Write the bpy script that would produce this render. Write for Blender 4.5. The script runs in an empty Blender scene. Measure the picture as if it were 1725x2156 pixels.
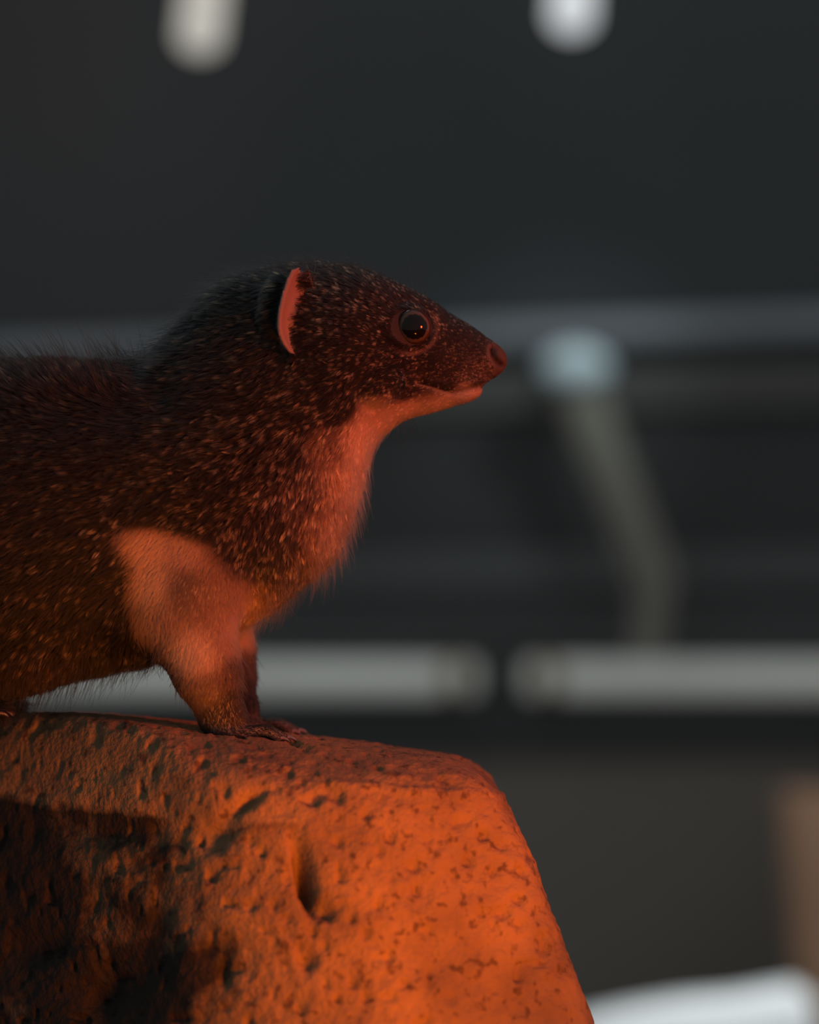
import bpy, bmesh, math
import numpy as np
from mathutils import Vector, Matrix
from mathutils.kdtree import KDTree

rng = np.random.default_rng(7)
S = bpy.context.scene
COL = S.collection
K = 0.000118                       # metres per photo pixel at the distance of the animal
DIST = 0.85                        # camera to animal
WALL_Y = 1.05

def P(px, py, y=0.0):
    """point of the place that lies at (px, py) in the photograph, y metres behind the animal"""
    s = K * (DIST + y) / DIST
    return np.array([(px - 862.5) * s, y, (1078 - py) * s])

def tag(o, label=None, cat=None, group=None, kind=None):
    if label: o['label'] = label
    if cat: o['category'] = cat
    if group: o['group'] = group
    if kind: o['kind'] = kind
    return o

def empty(name, loc, label, cat, group=None):
    o = bpy.data.objects.new(name, None)
    COL.objects.link(o); o.location = loc
    o.empty_display_size = 0.01
    return tag(o, label, cat, group)

def link_mesh(name, me, mat, parent=None):
    o = bpy.data.objects.new(name, me); COL.objects.link(o)
    if mat: me.materials.append(mat)
    if parent:
        o.parent = parent
        me.transform(Matrix.Translation(-parent.matrix_world.translation if False else -Vector(parent_loc(parent))))
    return o

def parent_loc(p):
    v = Vector((0, 0, 0))
    while p:
        v += Vector(p.location); p = p.parent
    return v

def mesh_from(name, verts, faces, smooth=True):
    me = bpy.data.meshes.new(name)
    me.from_pydata([tuple(map(float, v)) for v in verts], [], faces)
    me.validate(); me.update()
    if smooth:
        me.polygons.foreach_set('use_smooth', [True] * len(me.polygons))
    return me

# ------------------------------------------------------------------ noise
def _hash(ix, iy, iz, seed):
    h = (ix * 374761393 + iy * 668265263 + iz * 2147483647 + seed * 1274126177) & 0xffffffff
    h = ((h ^ (h >> 13)) * 1274126177) & 0xffffffff
    h = (h ^ (h >> 16)) & 0xffffffff
    return h.astype(np.float64) / 4294967295.0

def vnoise(p, freq, seed=0):
    q = np.asarray(p) * freq + 1000.37
    i = np.floor(q).astype(np.int64); f = q - i
    f = f * f * (3 - 2 * f)
    r = 0
    for a in (0, 1):
        for b in (0, 1):
            for c in (0, 1):
                w = (f[:, 0] if a else 1 - f[:, 0]) * (f[:, 1] if b else 1 - f[:, 1]) * (f[:, 2] if c else 1 - f[:, 2])
                r = r + w * _hash(i[:, 0] + a, i[:, 1] + b, i[:, 2] + c, seed)
    return r * 2 - 1

def fbm(p, freq, octv=4, seed=0, gain=.5):
    r = 0; a = 1
    for k in range(octv):
        r = r + a * vnoise(p, freq * 2 ** k, seed + k); a *= gain
    return r

# ------------------------------------------------------------------ materials
def new_mat(name):
    m = bpy.data.materials.new(name); m.use_nodes = True
    nt = m.node_tree; nt.nodes.clear()
    out = nt.nodes.new('ShaderNodeOutputMaterial')
    return m, nt, out

def simple(name, color, rough=.6, metal=0.0, noise=0.0, nscale=30, bump=0.0, bscale=200, spec=.5):
    m, nt, out = new_mat(name)
    b = nt.nodes.new('ShaderNodeBsdfPrincipled')
    b.inputs['Roughness'].default_value = rough
    b.inputs['Metallic'].default_value = metal
    b.inputs['Specular IOR Level'].default_value = spec
    b.inputs['Base Color'].default_value = (*color, 1)
    tc = nt.nodes.new('ShaderNodeTexCoord')
    if noise:
        n = nt.nodes.new('ShaderNodeTexNoise'); n.inputs['Scale'].default_value = nscale; n.inputs['Detail'].default_value = 4
        r = nt.nodes.new('ShaderNodeMapRange')
        r.inputs['From Min'].default_value = .3; r.inputs['From Max'].default_value = .7
        r.inputs['To Min'].default_value = 1 - noise; r.inputs['To Max'].default_value = 1 + noise
        mx = nt.nodes.new('ShaderNodeVectorMath'); mx.operation = 'SCALE'
        mx.inputs[0].default_value = color
        nt.links.new(tc.outputs['Object'], n.inputs['Vector'])
        nt.links.new(n.outputs['Fac'], r.inputs['Value'])
        nt.links.new(r.outputs['Result'], mx.inputs['Scale'])
        nt.links.new(mx.outputs['Vector'], b.inputs['Base Color'])
    if bump:
        n2 = nt.nodes.new('ShaderNodeTexNoise'); n2.inputs['Scale'].default_value = bscale
        bp = nt.nodes.new('ShaderNodeBump'); bp.inputs['Strength'].default_value = bump; bp.inputs['Distance'].default_value = .0005
        nt.links.new(tc.outputs['Object'], n2.inputs['Vector'])
        nt.links.new(n2.outputs['Fac'], bp.inputs['Height'])
        nt.links.new(bp.outputs['Normal'], b.inputs['Normal'])
    nt.links.new(b.outputs['BSDF'], out.inputs['Surface'])
    return m

def glow(name, color, strength):
    m, nt, out = new_mat(name)
    e = nt.nodes.new('ShaderNodeEmission')
    e.inputs['Color'].default_value = (*color, 1); e.inputs['Strength'].default_value = strength
    nt.links.new(e.outputs[0], out.inputs['Surface'])
    return m

# ------------------------------------------------------------------ camera
cam_d = bpy.data.cameras.new('camera'); cam = bpy.data.objects.new('camera', cam_d); COL.objects.link(cam)
cam.location = (0, -DIST, 0); cam.rotation_euler = (math.pi / 2, 0, 0)
cam_d.sensor_fit = 'HORIZONTAL'; cam_d.sensor_width = 24
cam_d.lens = 24 * DIST / (1725 * K)
cam_d.clip_start = .01; cam_d.clip_end = 50
cam_d.dof.use_dof = True
cam_d.dof.focus_distance = DIST - 0.014
cam_d.dof.aperture_fstop = cam_d.lens / 22.0
S.camera = cam
S.view_settings.view_transform = 'Standard'; S.view_settings.look = 'None'
S.view_settings.gamma = 1; S.view_settings.exposure = 0; S.view_settings.use_curve_mapping = False

# ------------------------------------------------------------------ world + lamps
AMB = 0.36
w = bpy.data.worlds.new('World'); S.world = w; w.use_nodes = True
bg = w.node_tree.nodes.get('Background') or w.node_tree.nodes.new('ShaderNodeBackground')
wo = w.node_tree.nodes.get('World Output') or w.node_tree.nodes.new('ShaderNodeOutputWorld')
w.node_tree.links.new(bg.outputs[0], wo.inputs['Surface'])
bg.inputs['Color'].default_value = (.93, 1.0, 1.03, 1); bg.inputs['Strength'].default_value = AMB

def lamp(name, loc, target, color, watts, size, kind='AREA', cone=50):
    d = bpy.data.lights.new(name, kind); d.color = color; d.energy = watts
    if kind == 'AREA':
        d.shape = 'DISK'; d.size = size
    elif kind == 'SPOT':
        d.shadow_soft_size = size; d.spot_size = math.radians(cone); d.spot_blend = 1
    o = bpy.data.objects.new(name, d); COL.objects.link(o)
    o.location = loc
    o.rotation_euler = (Vector(target) - Vector(loc)).to_track_quat('-Z', 'Y').to_euler()
    return o

lamp('heat_lamp', (0.10, -0.25, -0.165), P(700, 1830, -.05), (1, .21, .008), 9.3, .03, 'SPOT', 46)
lamp('red_lamp', (0.27, -0.19, 0.06), P(500, 1300), (1, .10, .025), 7.5, .03, 'SPOT', 62)
lamp('room_lamp', (-0.25, 0.55, 0.75), P(300, 900), (.85, .95, 1), .30, .25)
lamp('bench_fill_spot', (0.40, 0.55, 0.30), P(1500, 2120, .78), (.95, 1, 1), 17, .03, 'SPOT', 26)  # added unseen spot that brightens the white box
lamp('joint_fill_spot', (0.20, 0.72, 0.25), P(1215, 765, 1.0), (.82, .97, 1), 1.1, .02, 'SPOT', 30)  # added unseen spot, gives the joint its highlight

# ------------------------------------------------------------------ setting
def box_mesh(name, lo, hi, bevel=0.0, seg=3):
    bm = bmesh.new(); bmesh.ops.create_cube(bm, size=1)
    lo = Vector(lo); hi = Vector(hi)
    for v in bm.verts:
        v.co = Vector([(lo[i] + hi[i]) / 2 + v.co[i] * (hi[i] - lo[i]) for i in range(3)])
    if bevel:
        bmesh.ops.bevel(bm, geom=bm.edges[:], offset=bevel, segments=seg, profile=.5, affect='EDGES')
    me = bpy.data.meshes.new(name); bm.to_mesh(me); bm.free()
    if bevel: me.polygons.foreach_set('use_smooth', [True] * len(me.polygons))
    return me

def tube_mesh(name, pts, radii, n=24, squash=1.0):
    """tube along points (list of 3-vectors) with end caps rounded; squash scales the y direction"""
    pts = [Vector(p) for p in pts]
    verts = []; faces = []
    m = len(pts)
    for i, p in enumerate(pts):
        t = (pts[min(i + 1, m - 1)] - pts[max(i - 1, 0)]).normalized()
        a = Vector((0, 1, 0)); b = t.cross(a).normalized(); a = b.cross(t).normalized()
        for k in range(n):
            an = 2 * math.pi * k / n
            verts.append(p + (a * math.cos(an) * squash + b * math.sin(an)) * radii[i])
    for i in range(m - 1):
        for k in range(n):
            faces.append((i * n + k, i * n + (k + 1) % n, (i + 1) * n + (k + 1) % n, (i + 1) * n + k))
    faces.append(tuple(range(n))); faces.append(tuple((m - 1) * n + k for k in reversed(range(n))))
    return mesh_from(name, verts, faces)

def struct(name, me, mat):
    o = link_mesh(name, me, mat); o['kind'] = 'structure'; return o

FLOOR_Z = -0.32
struct('wall_back', box_mesh('wall_back', (-2.2, WALL_Y, FLOOR_Z), (2.2, WALL_Y + .05, 1.6)),
       simple('charcoal_wall', (.045, .049, .052), .7, noise=.12, nscale=4))
struct('floor', box_mesh('floor', (-2.2, -1.2, FLOOR_Z - .05), (2.2, WALL_Y, FLOOR_Z)),
       simple('dark_floor', (.035, .034, .033), .8, noise=.3, nscale=20))

def bq(px, py, y): return Vector(P(px, py, y))

# upper rail, running the width of the wall, rising slightly to the right
y0 = WALL_Y - .022
rail_mat = simple('grey_rail', (.25, .265, .285), .55, metal=0, noise=.1, nscale=6)
L = bq(-2200, 826, y0); R = bq(3900, 601, y0)
sc = K * (DIST + y0) / DIST
o = empty('wall_rail', (0, y0, (L.z + R.z) / 2), 'long grey-blue metal rail crossing the wall behind the animal, at snout height', 'rail')
def oriented_bar(name, A, B, hz, hy, mat, parent, bev=.002):
    A = Vector(A); B = Vector(B); d = B - A; Ln = d.length
    me = box_mesh(name, (-Ln / 2, -hy, -hz), (Ln / 2, hy, hz), bev)
    ang = math.atan2(d.z, d.x)
    me.transform(Matrix.Translation((A + B) / 2) @ Matrix.Rotation(-ang, 4, 'Y'))
    return link_mesh(name, me, mat, parent)
oriented_bar('rail_bar', L, R, 27 * sc, .009, rail_mat, o, .004)
for px in (-1500, 700, 3000):
    t = (px + 2200) / 6100; c = L.lerp(R, t)
    me = box_mesh('bracket', (c.x - .01, y0 + .008, c.z - .008), (c.x + .01, WALL_Y + .0005, c.z + .008), .001)
    link_mesh('bracket', me, rail_mat, o)

# dim brown-grey ledge under the rail
def ledge(name, pyl, pyr, hpx, depth, mat, label, cat, x0=-2200, x1=3900):
    yy = WALL_Y - depth
    s_ = K * (DIST + yy) / DIST
    A = bq(x0, pyl + (pyr - pyl) * (x0) / 1725, yy); B = bq(x1, pyl + (pyr - pyl) * x1 / 1725, yy)
    d = B - A; Ln = d.length
    me = box_mesh(name, (-Ln / 2, 0, -hpx * s_ / 2), (Ln / 2, depth + .0005, hpx * s_ / 2), .002)
    me.transform(Matrix.Translation((A + B) / 2) @ Matrix.Rotation(-math.atan2(d.z, d.x), 4, 'Y'))
    ob = link_mesh(name, me, mat)
    return tag(ob, label, cat)
ledge('wall_ledge', 850, 805, 95, .012, simple('dull_board', (.112, .108, .100), .8, noise=.1, nscale=5),
      'dull grey-brown board fixed to the wall just below the long metal rail', 'board')
ledge('recessed_panel', 1080, 1075, 400, .004, simple('black_panel', (.042, .042, .042), .8),
      'black panel filling the wall between the brown board and the thin grey strip', 'panel')
ledge('trim_strip', 1212, 1198, 80, .008, simple('grey_strip', (.088, .088, .088), .8),
      'thin dark grey strip on the wall, midway between the rail and the pale tubes', 'strip')
ledge('black_channel', 1425, 1425, 330, .012, simple('channel_black', (.050, .050, .050), .8),
      'black channel on the wall that holds the pale horizontal tubes', 'channel')
ledge('lower_panel', 2150, 2150, 1120, .006, simple('brown_panel', (.155, .132, .113), .8, noise=.15, nscale=3),
      'brownish grey panel covering the lower wall under the black channel', 'panel')

# pale tubes in the channel
tube_mat = simple('pale_tube', (.60, .60, .56), .4, noise=.08, nscale=9)
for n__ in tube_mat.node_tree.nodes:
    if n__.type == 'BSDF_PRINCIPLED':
        n__.inputs['Emission Color'].default_value = (.92, .96, .9, 1); n__.inputs['Emission Strength'].default_value = .12  # faint emission added to make the pale tubes look brighter
cap_mat = simple('tan_cap', (.5, .40, .30), .5)
yt = WALL_Y - .012 - .0145
st = K * (DIST + yt) / DIST
def hor_tube(x0, x1, py, label):
    r = 36 * st
    A = bq(x0, py, yt); B = bq(x1, py, yt)
    e = empty('pale_tube', (A + B) / 2, label, 'tube', 'pale tubes lying end to end in the black channel')
    n = 12; xs = []; rr = []
    for i in range(n + 1):
        a = math.pi / 2 * i / n; xs.append(A.x + r * .45 * (1 - math.cos(a))); rr.append(max(r * math.sin(a), .0002))
    pts = [(x, yt, A.z) for x in xs]; rad = list(rr)
    xs2 = [B.x - r * .45 * (1 - math.cos(math.pi / 2 * i / n)) for i in range(n, -1, -1)]
    pts += [(x, yt, B.z) for x in xs2]; rad += list(reversed(rr))
    link_mesh('tube_body', tube_mesh('tube_body', pts, rad, 28), tube_mat, e)
    for (cx) in (A.x + .014, B.x - .014):
        link_mesh('end_band', tube_mesh('end_band', [(cx - .006, yt, A.z), (cx - .005, yt, A.z), (cx + .005, yt, A.z), (cx + .006, yt, A.z)], [r * .98, r * 1.03, r * 1.03, r * .98], 28), cap_mat, e)
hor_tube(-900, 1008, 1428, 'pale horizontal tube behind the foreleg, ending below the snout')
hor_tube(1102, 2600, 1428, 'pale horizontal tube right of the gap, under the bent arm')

# bent arm hanging from a shiny knob
arm_mat = simple('dull_arm', (.23, .215, .175), .6, noise=.1, nscale=9)
ya = WALL_Y - .065
sa = K * (DIST + ya) / DIST
knob = bq(1212, 775, ya)
e = empty('support_arm', knob, 'bent grey-brown arm slanting down from a shiny round joint to the right-hand tube', 'arm')
way = [(1212, 790), (1235, 860), (1270, 950), (1305, 1040), (1340, 1130), (1366, 1195), (1375, 1230), (1374, 1280), (1366, 1340), (1362, 1385)]
rads = [58, 56, 54, 52, 52, 52, 50, 42, 38, 40]
dense = []; dr = []
for i in range(len(way) - 1):
    for j in range(5):
        t = j / 5
        dense.append(bq(way[i][0] * (1 - t) + way[i + 1][0] * t, way[i][1] * (1 - t) + way[i + 1][1] * t, ya)); dr.append((rads[i] * (1 - t) + rads[i + 1] * t) * sa * .9)
dense.append(bq(*way[-1], ya)); dr.append(rads[-1] * sa * .9)
link_mesh('arm_tube', tube_mesh('arm_tube', dense, dr, 24, .6), arm_mat, e)
bm = bmesh.new(); bmesh.ops.create_uvsphere(bm, u_segments=32, v_segments=20, radius=1)
for v in bm.verts:
    v.co = Vector((v.co.x * 74 * sa, v.co.y * .012, v.co.z * 48 * sa)) + knob - Vector((0, .006, 0))
me = bpy.data.meshes.new('joint'); bm.to_mesh(me); bm.free(); me.polygons.foreach_set('use_smooth', [True] * len(me.polygons))
j = link_mesh('joint', me, simple('satin_metal', (.72, .86, .90), .5, noise=.05), e); j['label'] = 'pale shiny oval joint'
me = tube_mesh('mount', [knob, knob + Vector((0, .05, 0)), knob + Vector((0, .0655, 0))], [.010, .010, .012], 20)
# tube runs along y, rebuild with a z/x ring
bm = bmesh.new(); bmesh.ops.create_cone(bm, cap_ends=True, segments=24, radius1=.011, radius2=.009, depth=.0655)
bmesh.ops.rotate(bm, verts=bm.verts, matrix=Matrix.Rotation(math.pi / 2, 3, 'X')); bmesh.ops.translate(bm, verts=bm.verts, vec=knob + Vector((0, .0335, 0)))
bm.to_mesh(me); bm.free()
link_mesh('mount', me, arm_mat, e)

# two hanging lamp tubes at the top
def hang_lamp(name, cx_end, y_end, cx_top, rpx, label, warm):
    yy = WALL_Y - .10
    s_ = K * (DIST + yy) / DIST
    A = bq(cx_end, y_end, yy); T = bq(cx_top, 0, yy)
    d = (T - A); d.normalize(); d = Vector((d.x, 0, d.z)).normalized()
    r = rpx * s_
    e = empty(name, A, label, 'lamp', 'lit lamp tubes hanging along the top of the picture')
    ln = .55
    pts = []; rad = []
    for i in range(9):
        a = math.pi / 2 * i / 8
        pts.append(A + d * (r * .8 * (1 - math.cos(a)))); rad.append(max(r * math.sin(a), .0003))
    pts.append(A + d * ln); rad.append(r)
    link_mesh('diffuser', tube_mesh('diffuser', pts, rad, 28), warm, e)
    m2 = simple('lamp_cap', (.12, .12, .12), .5)
    link_mesh('top_cap', tube_mesh('top_cap', [A + d * ln, A + d * (ln + .03)], [r * 1.08, r * 1.08], 28), m2, e)
    c = A + d * (ln + .015)
    me = box_mesh('wall_bracket', (c.x - .008, c.y, c.z - .008), (c.x + .008, WALL_Y + .0005, c.z + .008), .001)
    link_mesh('wall_bracket', me, m2, e)
hang_lamp('tube_lamp', 417, 112, 430, 45, 'warm white glowing tube lamp hanging high above the neck of the animal', glow('lamp_warm', (1, .96, .86), .54))
hang_lamp('tube_lamp', 1201, 70, 1206, 45, 'cool white glowing tube lamp hanging above and ahead of the snout', glow('lamp_cool', (.93, .97, 1), .76))

# white bench top, lower right, and a tan post beside it
yb = 0.80
me_pts = [(1180, 2140), (1330, 2105), (1450, 2085), (1560, 2078), (1690, 2058), (1722, 2090), (1730, 2180), (1200, 2400)]
def slab(name, pts, y_a, y_b, mat, parent, bev=.004):
    bm = bmesh.new()
    vs = [bm.verts.new(bq(x, y, y_a)) for x, y in pts]
    f = bm.faces.new(vs)
    r = bmesh.ops.extrude_face_region(bm, geom=[f])
    bmesh.ops.translate(bm, verts=[v for v in r['geom'] if isinstance(v, bmesh.types.BMVert)], vec=(0, y_b - y_a, 0))
    bmesh.ops.recalc_face_normals(bm, faces=bm.faces)
    bmesh.ops.bevel(bm, geom=bm.edges[:], offset=bev, segments=3, profile=.5, affect='EDGES')
    me = bpy.data.meshes.new(name); bm.to_mesh(me); bm.free()
    me.polygons.foreach_set('use_smooth', [True] * len(me.polygons))
    return link_mesh(name, me, mat, parent)
wm = simple('white_bench', (.86, .88, .89), .5)
tm = simple('tan_post', (.60, .33, .20), .6, noise=.1, nscale=12)
bench_y = (.78, .82)
sb = K * (DIST + bench_y[0]) / DIST
e = empty('white_bench', bq(1450, 2200, .85) * 1.0, 'white box with a rounded sloping top behind the rock, at the bottom right corner', 'box')
e.location.z = FLOOR_Z
zb = (1078 - 0) - (FLOOR_Z / sb)      # pixel row of the floor at that distance
slab('shell', [(1120, 2200), (1250, 2158), (1330, 2140), (1440, 2122), (1560, 2112), (1680, 2090), (1708, 2096), (1716, 2120), (1720, zb + 0), (1120, zb)], bench_y[0], bench_y[1], wm, e)
# post
e2 = empty('tan_post', Vector(bq(1750, 2000, .96)), 'tan wooden post at the right edge beside the white box', 'post')
e2.location.z = FLOOR_Z
yp = .955
sp = K * (DIST + yp) / DIST
zf = 1078 - FLOOR_Z / sp
slab('shaft', [(1655, 1672), (1790, 1672), (1850, zf), (1712, zf)], yp, yp + .04, tm, e2, .005)

# ------------------------------------------------------------------ rock
def build_rock():
    planes = []
    def pl(n, p):
        n = np.array(n, float); n /= np.linalg.norm(n)
        planes.append((n, float(n @ np.asarray(p))))
    C = P(480, 2300, 0.055)
    pl((.125, .02, 1), P(300, 1508, -.0)); pl((-.10, .02, 1), P(100, 1494, 0))
    pl((.03, -.49, .87), P(500, 1530, -.0195))
    pl((.66, 0, .75), P(1026, 1622)); pl((.94, .06, .32), P(1108, 1740)); pl((.915, 0, .40), P(1234, 2050))
    pl((.42, -.86, .28), P(800, 1662, -.042))
    pl((.05, -.96, .25), P(620, 1662, -.043))
    pl((-.64, -.76, .12), P(450, 1690, -.040)); pl((-.28, -.95, .15), P(555, 1690, -.0428))
    pl((-.97, -.1, .2), P(-420, 1700)); pl((-.6, .1, .75), P(-330, 1560))
    pl((.3, .9, .3), (0, .12, -.1)); pl((-.3, .9, .3), (0, .13, -.1)); pl((.12, .34, .93), P(500, 1533, .024))
    pl((0, 0, -1), (0, 0, FLOOR_Z - .002))
    nu, nv = 760, 560
    u = np.linspace(0, 2 * np.pi, nu, endpoint=False)
    v = np.linspace(0.0005, np.pi - .0005, nv)
    # finer sampling toward the camera
    u = u + .45 * np.sin(u - np.pi * 1.5) * -1
    U, V = np.meshgrid(u, v)
    D = np.stack([np.sin(V) * np.cos(U), np.sin(V) * np.sin(U), np.cos(V)], -1).reshape(-1, 3)
    inv = np.zeros(len(D)); p_ = 48
    for n, d in planes:
        h = d - n @ C
        inv += np.clip((D @ n) / h, 0, None) ** p_
    r = inv ** (-1 / p_)
    Q = C + D * r[:, None]
    # outward displacement: lumps, grain, pits
    nrm = D.copy()
    big = fbm(Q, 22, 3, 3) * .0011
    mid = fbm(Q, 110, 3, 11) * .0005
    fine = fbm(Q, 520, 2, 21) * .00034
    pit = np.clip(vnoise(Q, 170, 40) - .38, 0, 1) * -.0015
    pit2 = np.clip(vnoise(Q, 330, 44) - .36, 0, 1) * -.0032
    Q2 = Q * np.array([1, 1, .5])
    # large hollows on the left face and a slot in the front face
    lf = np.clip((P(560, 0)[0] - Q[:, 0]) / .02, 0, 1) * np.clip((P(0, 1655)[2] - Q[:, 2]) / .006, 0, 1)
    hol = -np.clip(fbm(Q2, 60, 3, 61) + .05, 0, 1) * .004 * lf
    def blob(px, py, rx, rz, dep, rot=0):
        y = Q[:, 1]; s = K * (DIST + y) / DIST
        dx = Q[:, 0] / s + 862.5 - px; dz = 1078 - Q[:, 2] / s - py
        c, s_ = math.cos(rot), math.sin(rot)
        a = (dx * c + dz * s_) / rx; b = (-dx * s_ + dz * c) / rz
        return -dep * np.exp(-(a * a + b * b)) * (y < 0.0)
    sl = blob(645, 1845, 15, 62, .011, -.22) + blob(690, 1915, 15, 20, .004, -.6) + blob(650, 2020, 16, 22, .003) + blob(475, 2040, 12, 34, .0035) \
       + blob(468, 1740, 30, 46, .004, .6) + blob(520, 1680, 34, 12, .004, -.5) + blob(240, 1740, 130, 36, .0028) + blob(60, 1990, 70, 40, .003) + blob(200, 2080, 50, 50, .004)
    lip = np.exp(-((1078 - Q[:, 2] / (K * (DIST + Q[:, 1]) / DIST) - (1655 + (Q[:, 0] / K + 862 - 800) * .09)) / 9) ** 2) * .0007 * (Q[:, 0] > P(700, 0)[0]) * (Q[:, 1] < .0)
    amp = np.clip((Q[:, 2] - FLOOR_Z) / .02, 0, 1)
    # keep the standing place even: weaken coarse displacement on top
    top = np.clip((Q[:, 2] - P(0, 1600)[2]) / .008, 0, 1) * (Q[:, 1] > -.022)
    k1 = 1 - .8 * top
    Q = Q + nrm * ((big * k1 + mid * k1 + fine + pit * k1 + pit2 + hol + sl + lip) * amp)[:, None]
    Q[:, 2] = np.maximum(Q[:, 2], FLOOR_Z)
    faces = []
    idx = np.arange(nu * nv).reshape(nv, nu)
    a = idx[:-1, :]; b = np.roll(idx, -1, 1)[:-1, :]; c = np.roll(idx, -1, 1)[1:, :]; d = idx[1:, :]
    quads = np.stack([a, d, c, b], -1).reshape(-1, 4)
    me = bpy.data.meshes.new('rock')
    me.vertices.add(len(Q)); me.vertices.foreach_set('co', Q.ravel())
    me.loops.add(quads.size); me.loops.foreach_set('vertex_index', quads.ravel())
    me.polygons.add(len(quads)); me.polygons.foreach_set('loop_start', np.arange(len(quads)) * 4)
    me.update(calc_edges=True); me.validate()
    bm = bmesh.new(); bm.from_mesh(me); bm.verts.ensure_lookup_table()
    bm.faces.new([bm.verts[i] for i in idx[0, :]]); bm.faces.new([bm.verts[i] for i in idx[-1, ::-1]])
    bmesh.ops.recalc_face_normals(bm, faces=bm.faces)
    bm.to_mesh(me); bm.free()
    me.polygons.foreach_set('use_smooth', [True] * len(me.polygons))
    return me

def rock_material():
    m, nt, out = new_mat('speckled_rock')
    N = nt.nodes; Lk = nt.links
    tc = N.new('ShaderNodeTexCoord')
    b = N.new('ShaderNodeBsdfPrincipled'); b.inputs['Roughness'].default_value = .85
    b.inputs['Specular IOR Level'].default_value = .25
    n1 = N.new('ShaderNodeTexNoise'); n1.inputs['Scale'].default_value = 60; n1.inputs['Detail'].default_value = 6
    r1 = N.new('ShaderNodeValToRGB')
    r1.color_ramp.elements[0].position = .30; r1.color_ramp.elements[0].color = (.080, .047, .026, 1)
    r1.color_ramp.elements[1].position = .68; r1.color_ramp.elements[1].color = (.145, .086, .040, 1)
    n2 = N.new('ShaderNodeTexNoise'); n2.inputs['Scale'].default_value = 380; n2.inputs['Detail'].default_value = 2
    r2 = N.new('ShaderNodeValToRGB')
    r2.color_ramp.elements[0].position = .57; r2.color_ramp.elements[0].color = (1, 1, 1, 1)
    r2.color_ramp.elements[1].position = .70; r2.color_ramp.elements[1].color = (.42, .38, .38, 1)
    mx = N.new('ShaderNodeMix'); mx.data_type = 'RGBA'; mx.blend_type = 'MULTIPLY'; mx.inputs[0].default_value = 1
    bp = N.new('ShaderNodeBump'); bp.inputs['Strength'].default_value = .8; bp.inputs['Distance'].default_value = .0007
    n3 = N.new('ShaderNodeTexNoise'); n3.inputs['Scale'].default_value = 900; n3.inputs['Detail'].default_value = 3
    n4 = N.new('ShaderNodeTexNoise'); n4.inputs['Scale'].default_value = 30; n4.inputs['Detail'].default_value = 5; n4.inputs['Roughness'].default_value = .6
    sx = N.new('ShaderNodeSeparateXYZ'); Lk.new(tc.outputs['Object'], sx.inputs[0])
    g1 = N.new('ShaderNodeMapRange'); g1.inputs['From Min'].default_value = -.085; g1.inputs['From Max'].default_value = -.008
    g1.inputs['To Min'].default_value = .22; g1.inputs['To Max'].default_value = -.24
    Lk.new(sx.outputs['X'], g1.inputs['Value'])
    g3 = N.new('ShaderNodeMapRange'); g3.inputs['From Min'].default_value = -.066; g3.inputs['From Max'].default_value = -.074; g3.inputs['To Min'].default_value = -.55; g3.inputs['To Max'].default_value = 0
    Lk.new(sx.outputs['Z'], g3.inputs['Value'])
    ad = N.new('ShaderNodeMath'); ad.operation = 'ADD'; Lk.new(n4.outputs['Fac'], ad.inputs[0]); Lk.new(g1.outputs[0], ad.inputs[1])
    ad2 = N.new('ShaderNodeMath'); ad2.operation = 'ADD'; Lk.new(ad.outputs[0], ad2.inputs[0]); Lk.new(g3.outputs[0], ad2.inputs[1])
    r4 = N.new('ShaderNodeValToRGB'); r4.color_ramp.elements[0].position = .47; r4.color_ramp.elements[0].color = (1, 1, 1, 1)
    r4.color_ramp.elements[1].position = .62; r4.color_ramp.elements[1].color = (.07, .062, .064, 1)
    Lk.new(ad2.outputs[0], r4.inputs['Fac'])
    mx4 = N.new('ShaderNodeMix'); mx4.data_type = 'RGBA'; mx4.blend_type = 'MULTIPLY'; mx4.inputs[0].default_value = 1
    for n in (n1, n2, n3, n4): Lk.new(tc.outputs['Object'], n.inputs['Vector'])
    Lk.new(n1.outputs['Fac'], r1.inputs['Fac']); Lk.new(n2.outputs['Fac'], r2.inputs['Fac'])
    Lk.new(r1.outputs['Color'], mx.inputs[6]); Lk.new(r2.outputs['Color'], mx.inputs[7])
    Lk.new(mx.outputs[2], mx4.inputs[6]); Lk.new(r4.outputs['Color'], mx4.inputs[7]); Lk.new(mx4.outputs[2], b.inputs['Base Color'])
    Lk.new(n3.outputs['Fac'], bp.inputs['Height']); Lk.new(bp.outputs['Normal'], b.inputs['Normal'])
    Lk.new(b.outputs[0], out.inputs['Surface'])
    return m
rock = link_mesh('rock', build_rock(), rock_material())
tag(rock, 'large pitted rock lit orange that the animal stands on', 'rock')

# ------------------------------------------------------------------ animal
# stations: top px, bottom px, half width px, flatness of the section
ST = [
 ((1069, 750), (1070, 768), 7), ((1066, 741), (1068, 776), 16), ((1058, 730), (1060, 786), 24), ((1042, 718), (1040, 799), 29),
 ((1018, 704), (1018, 812), 34), ((1004, 694), (1004, 830), 37), ((985, 682), (986, 844), 42), ((950, 662), (955, 856), 52),
 ((915, 638), (915, 868), 68), ((870, 614), (872, 878), 92), ((815, 588), (838, 892), 118), ((755, 568), (805, 915), 136),
 ((690, 560), (782, 942), 146), ((620, 562), (768, 975), 150), ((555, 573), (755, 1015), 152), ((495, 592), (738, 1065), 154),
 ((445, 625), (720, 1110), 158), ((398, 678), (697, 1158), 166), ((352, 738), (655, 1205), 176), ((305, 786), (600, 1250), 186),
 ((240, 797), (520, 1310), 194), ((160, 790), (410, 1370), 198), ((80, 783), (290, 1388), 200), ((0, 782), (160, 1410), 200),
 ((-100, 788), (10, 1450), 200), ((-230, 805), (-140, 1455), 198), ((-380, 850), (-320, 1450), 190), ((-500, 930), (-470, 1390), 165),
 ((-590, 1030), (-580, 1290), 120), ((-640, 1100), (-640, 1220), 60)]

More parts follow.
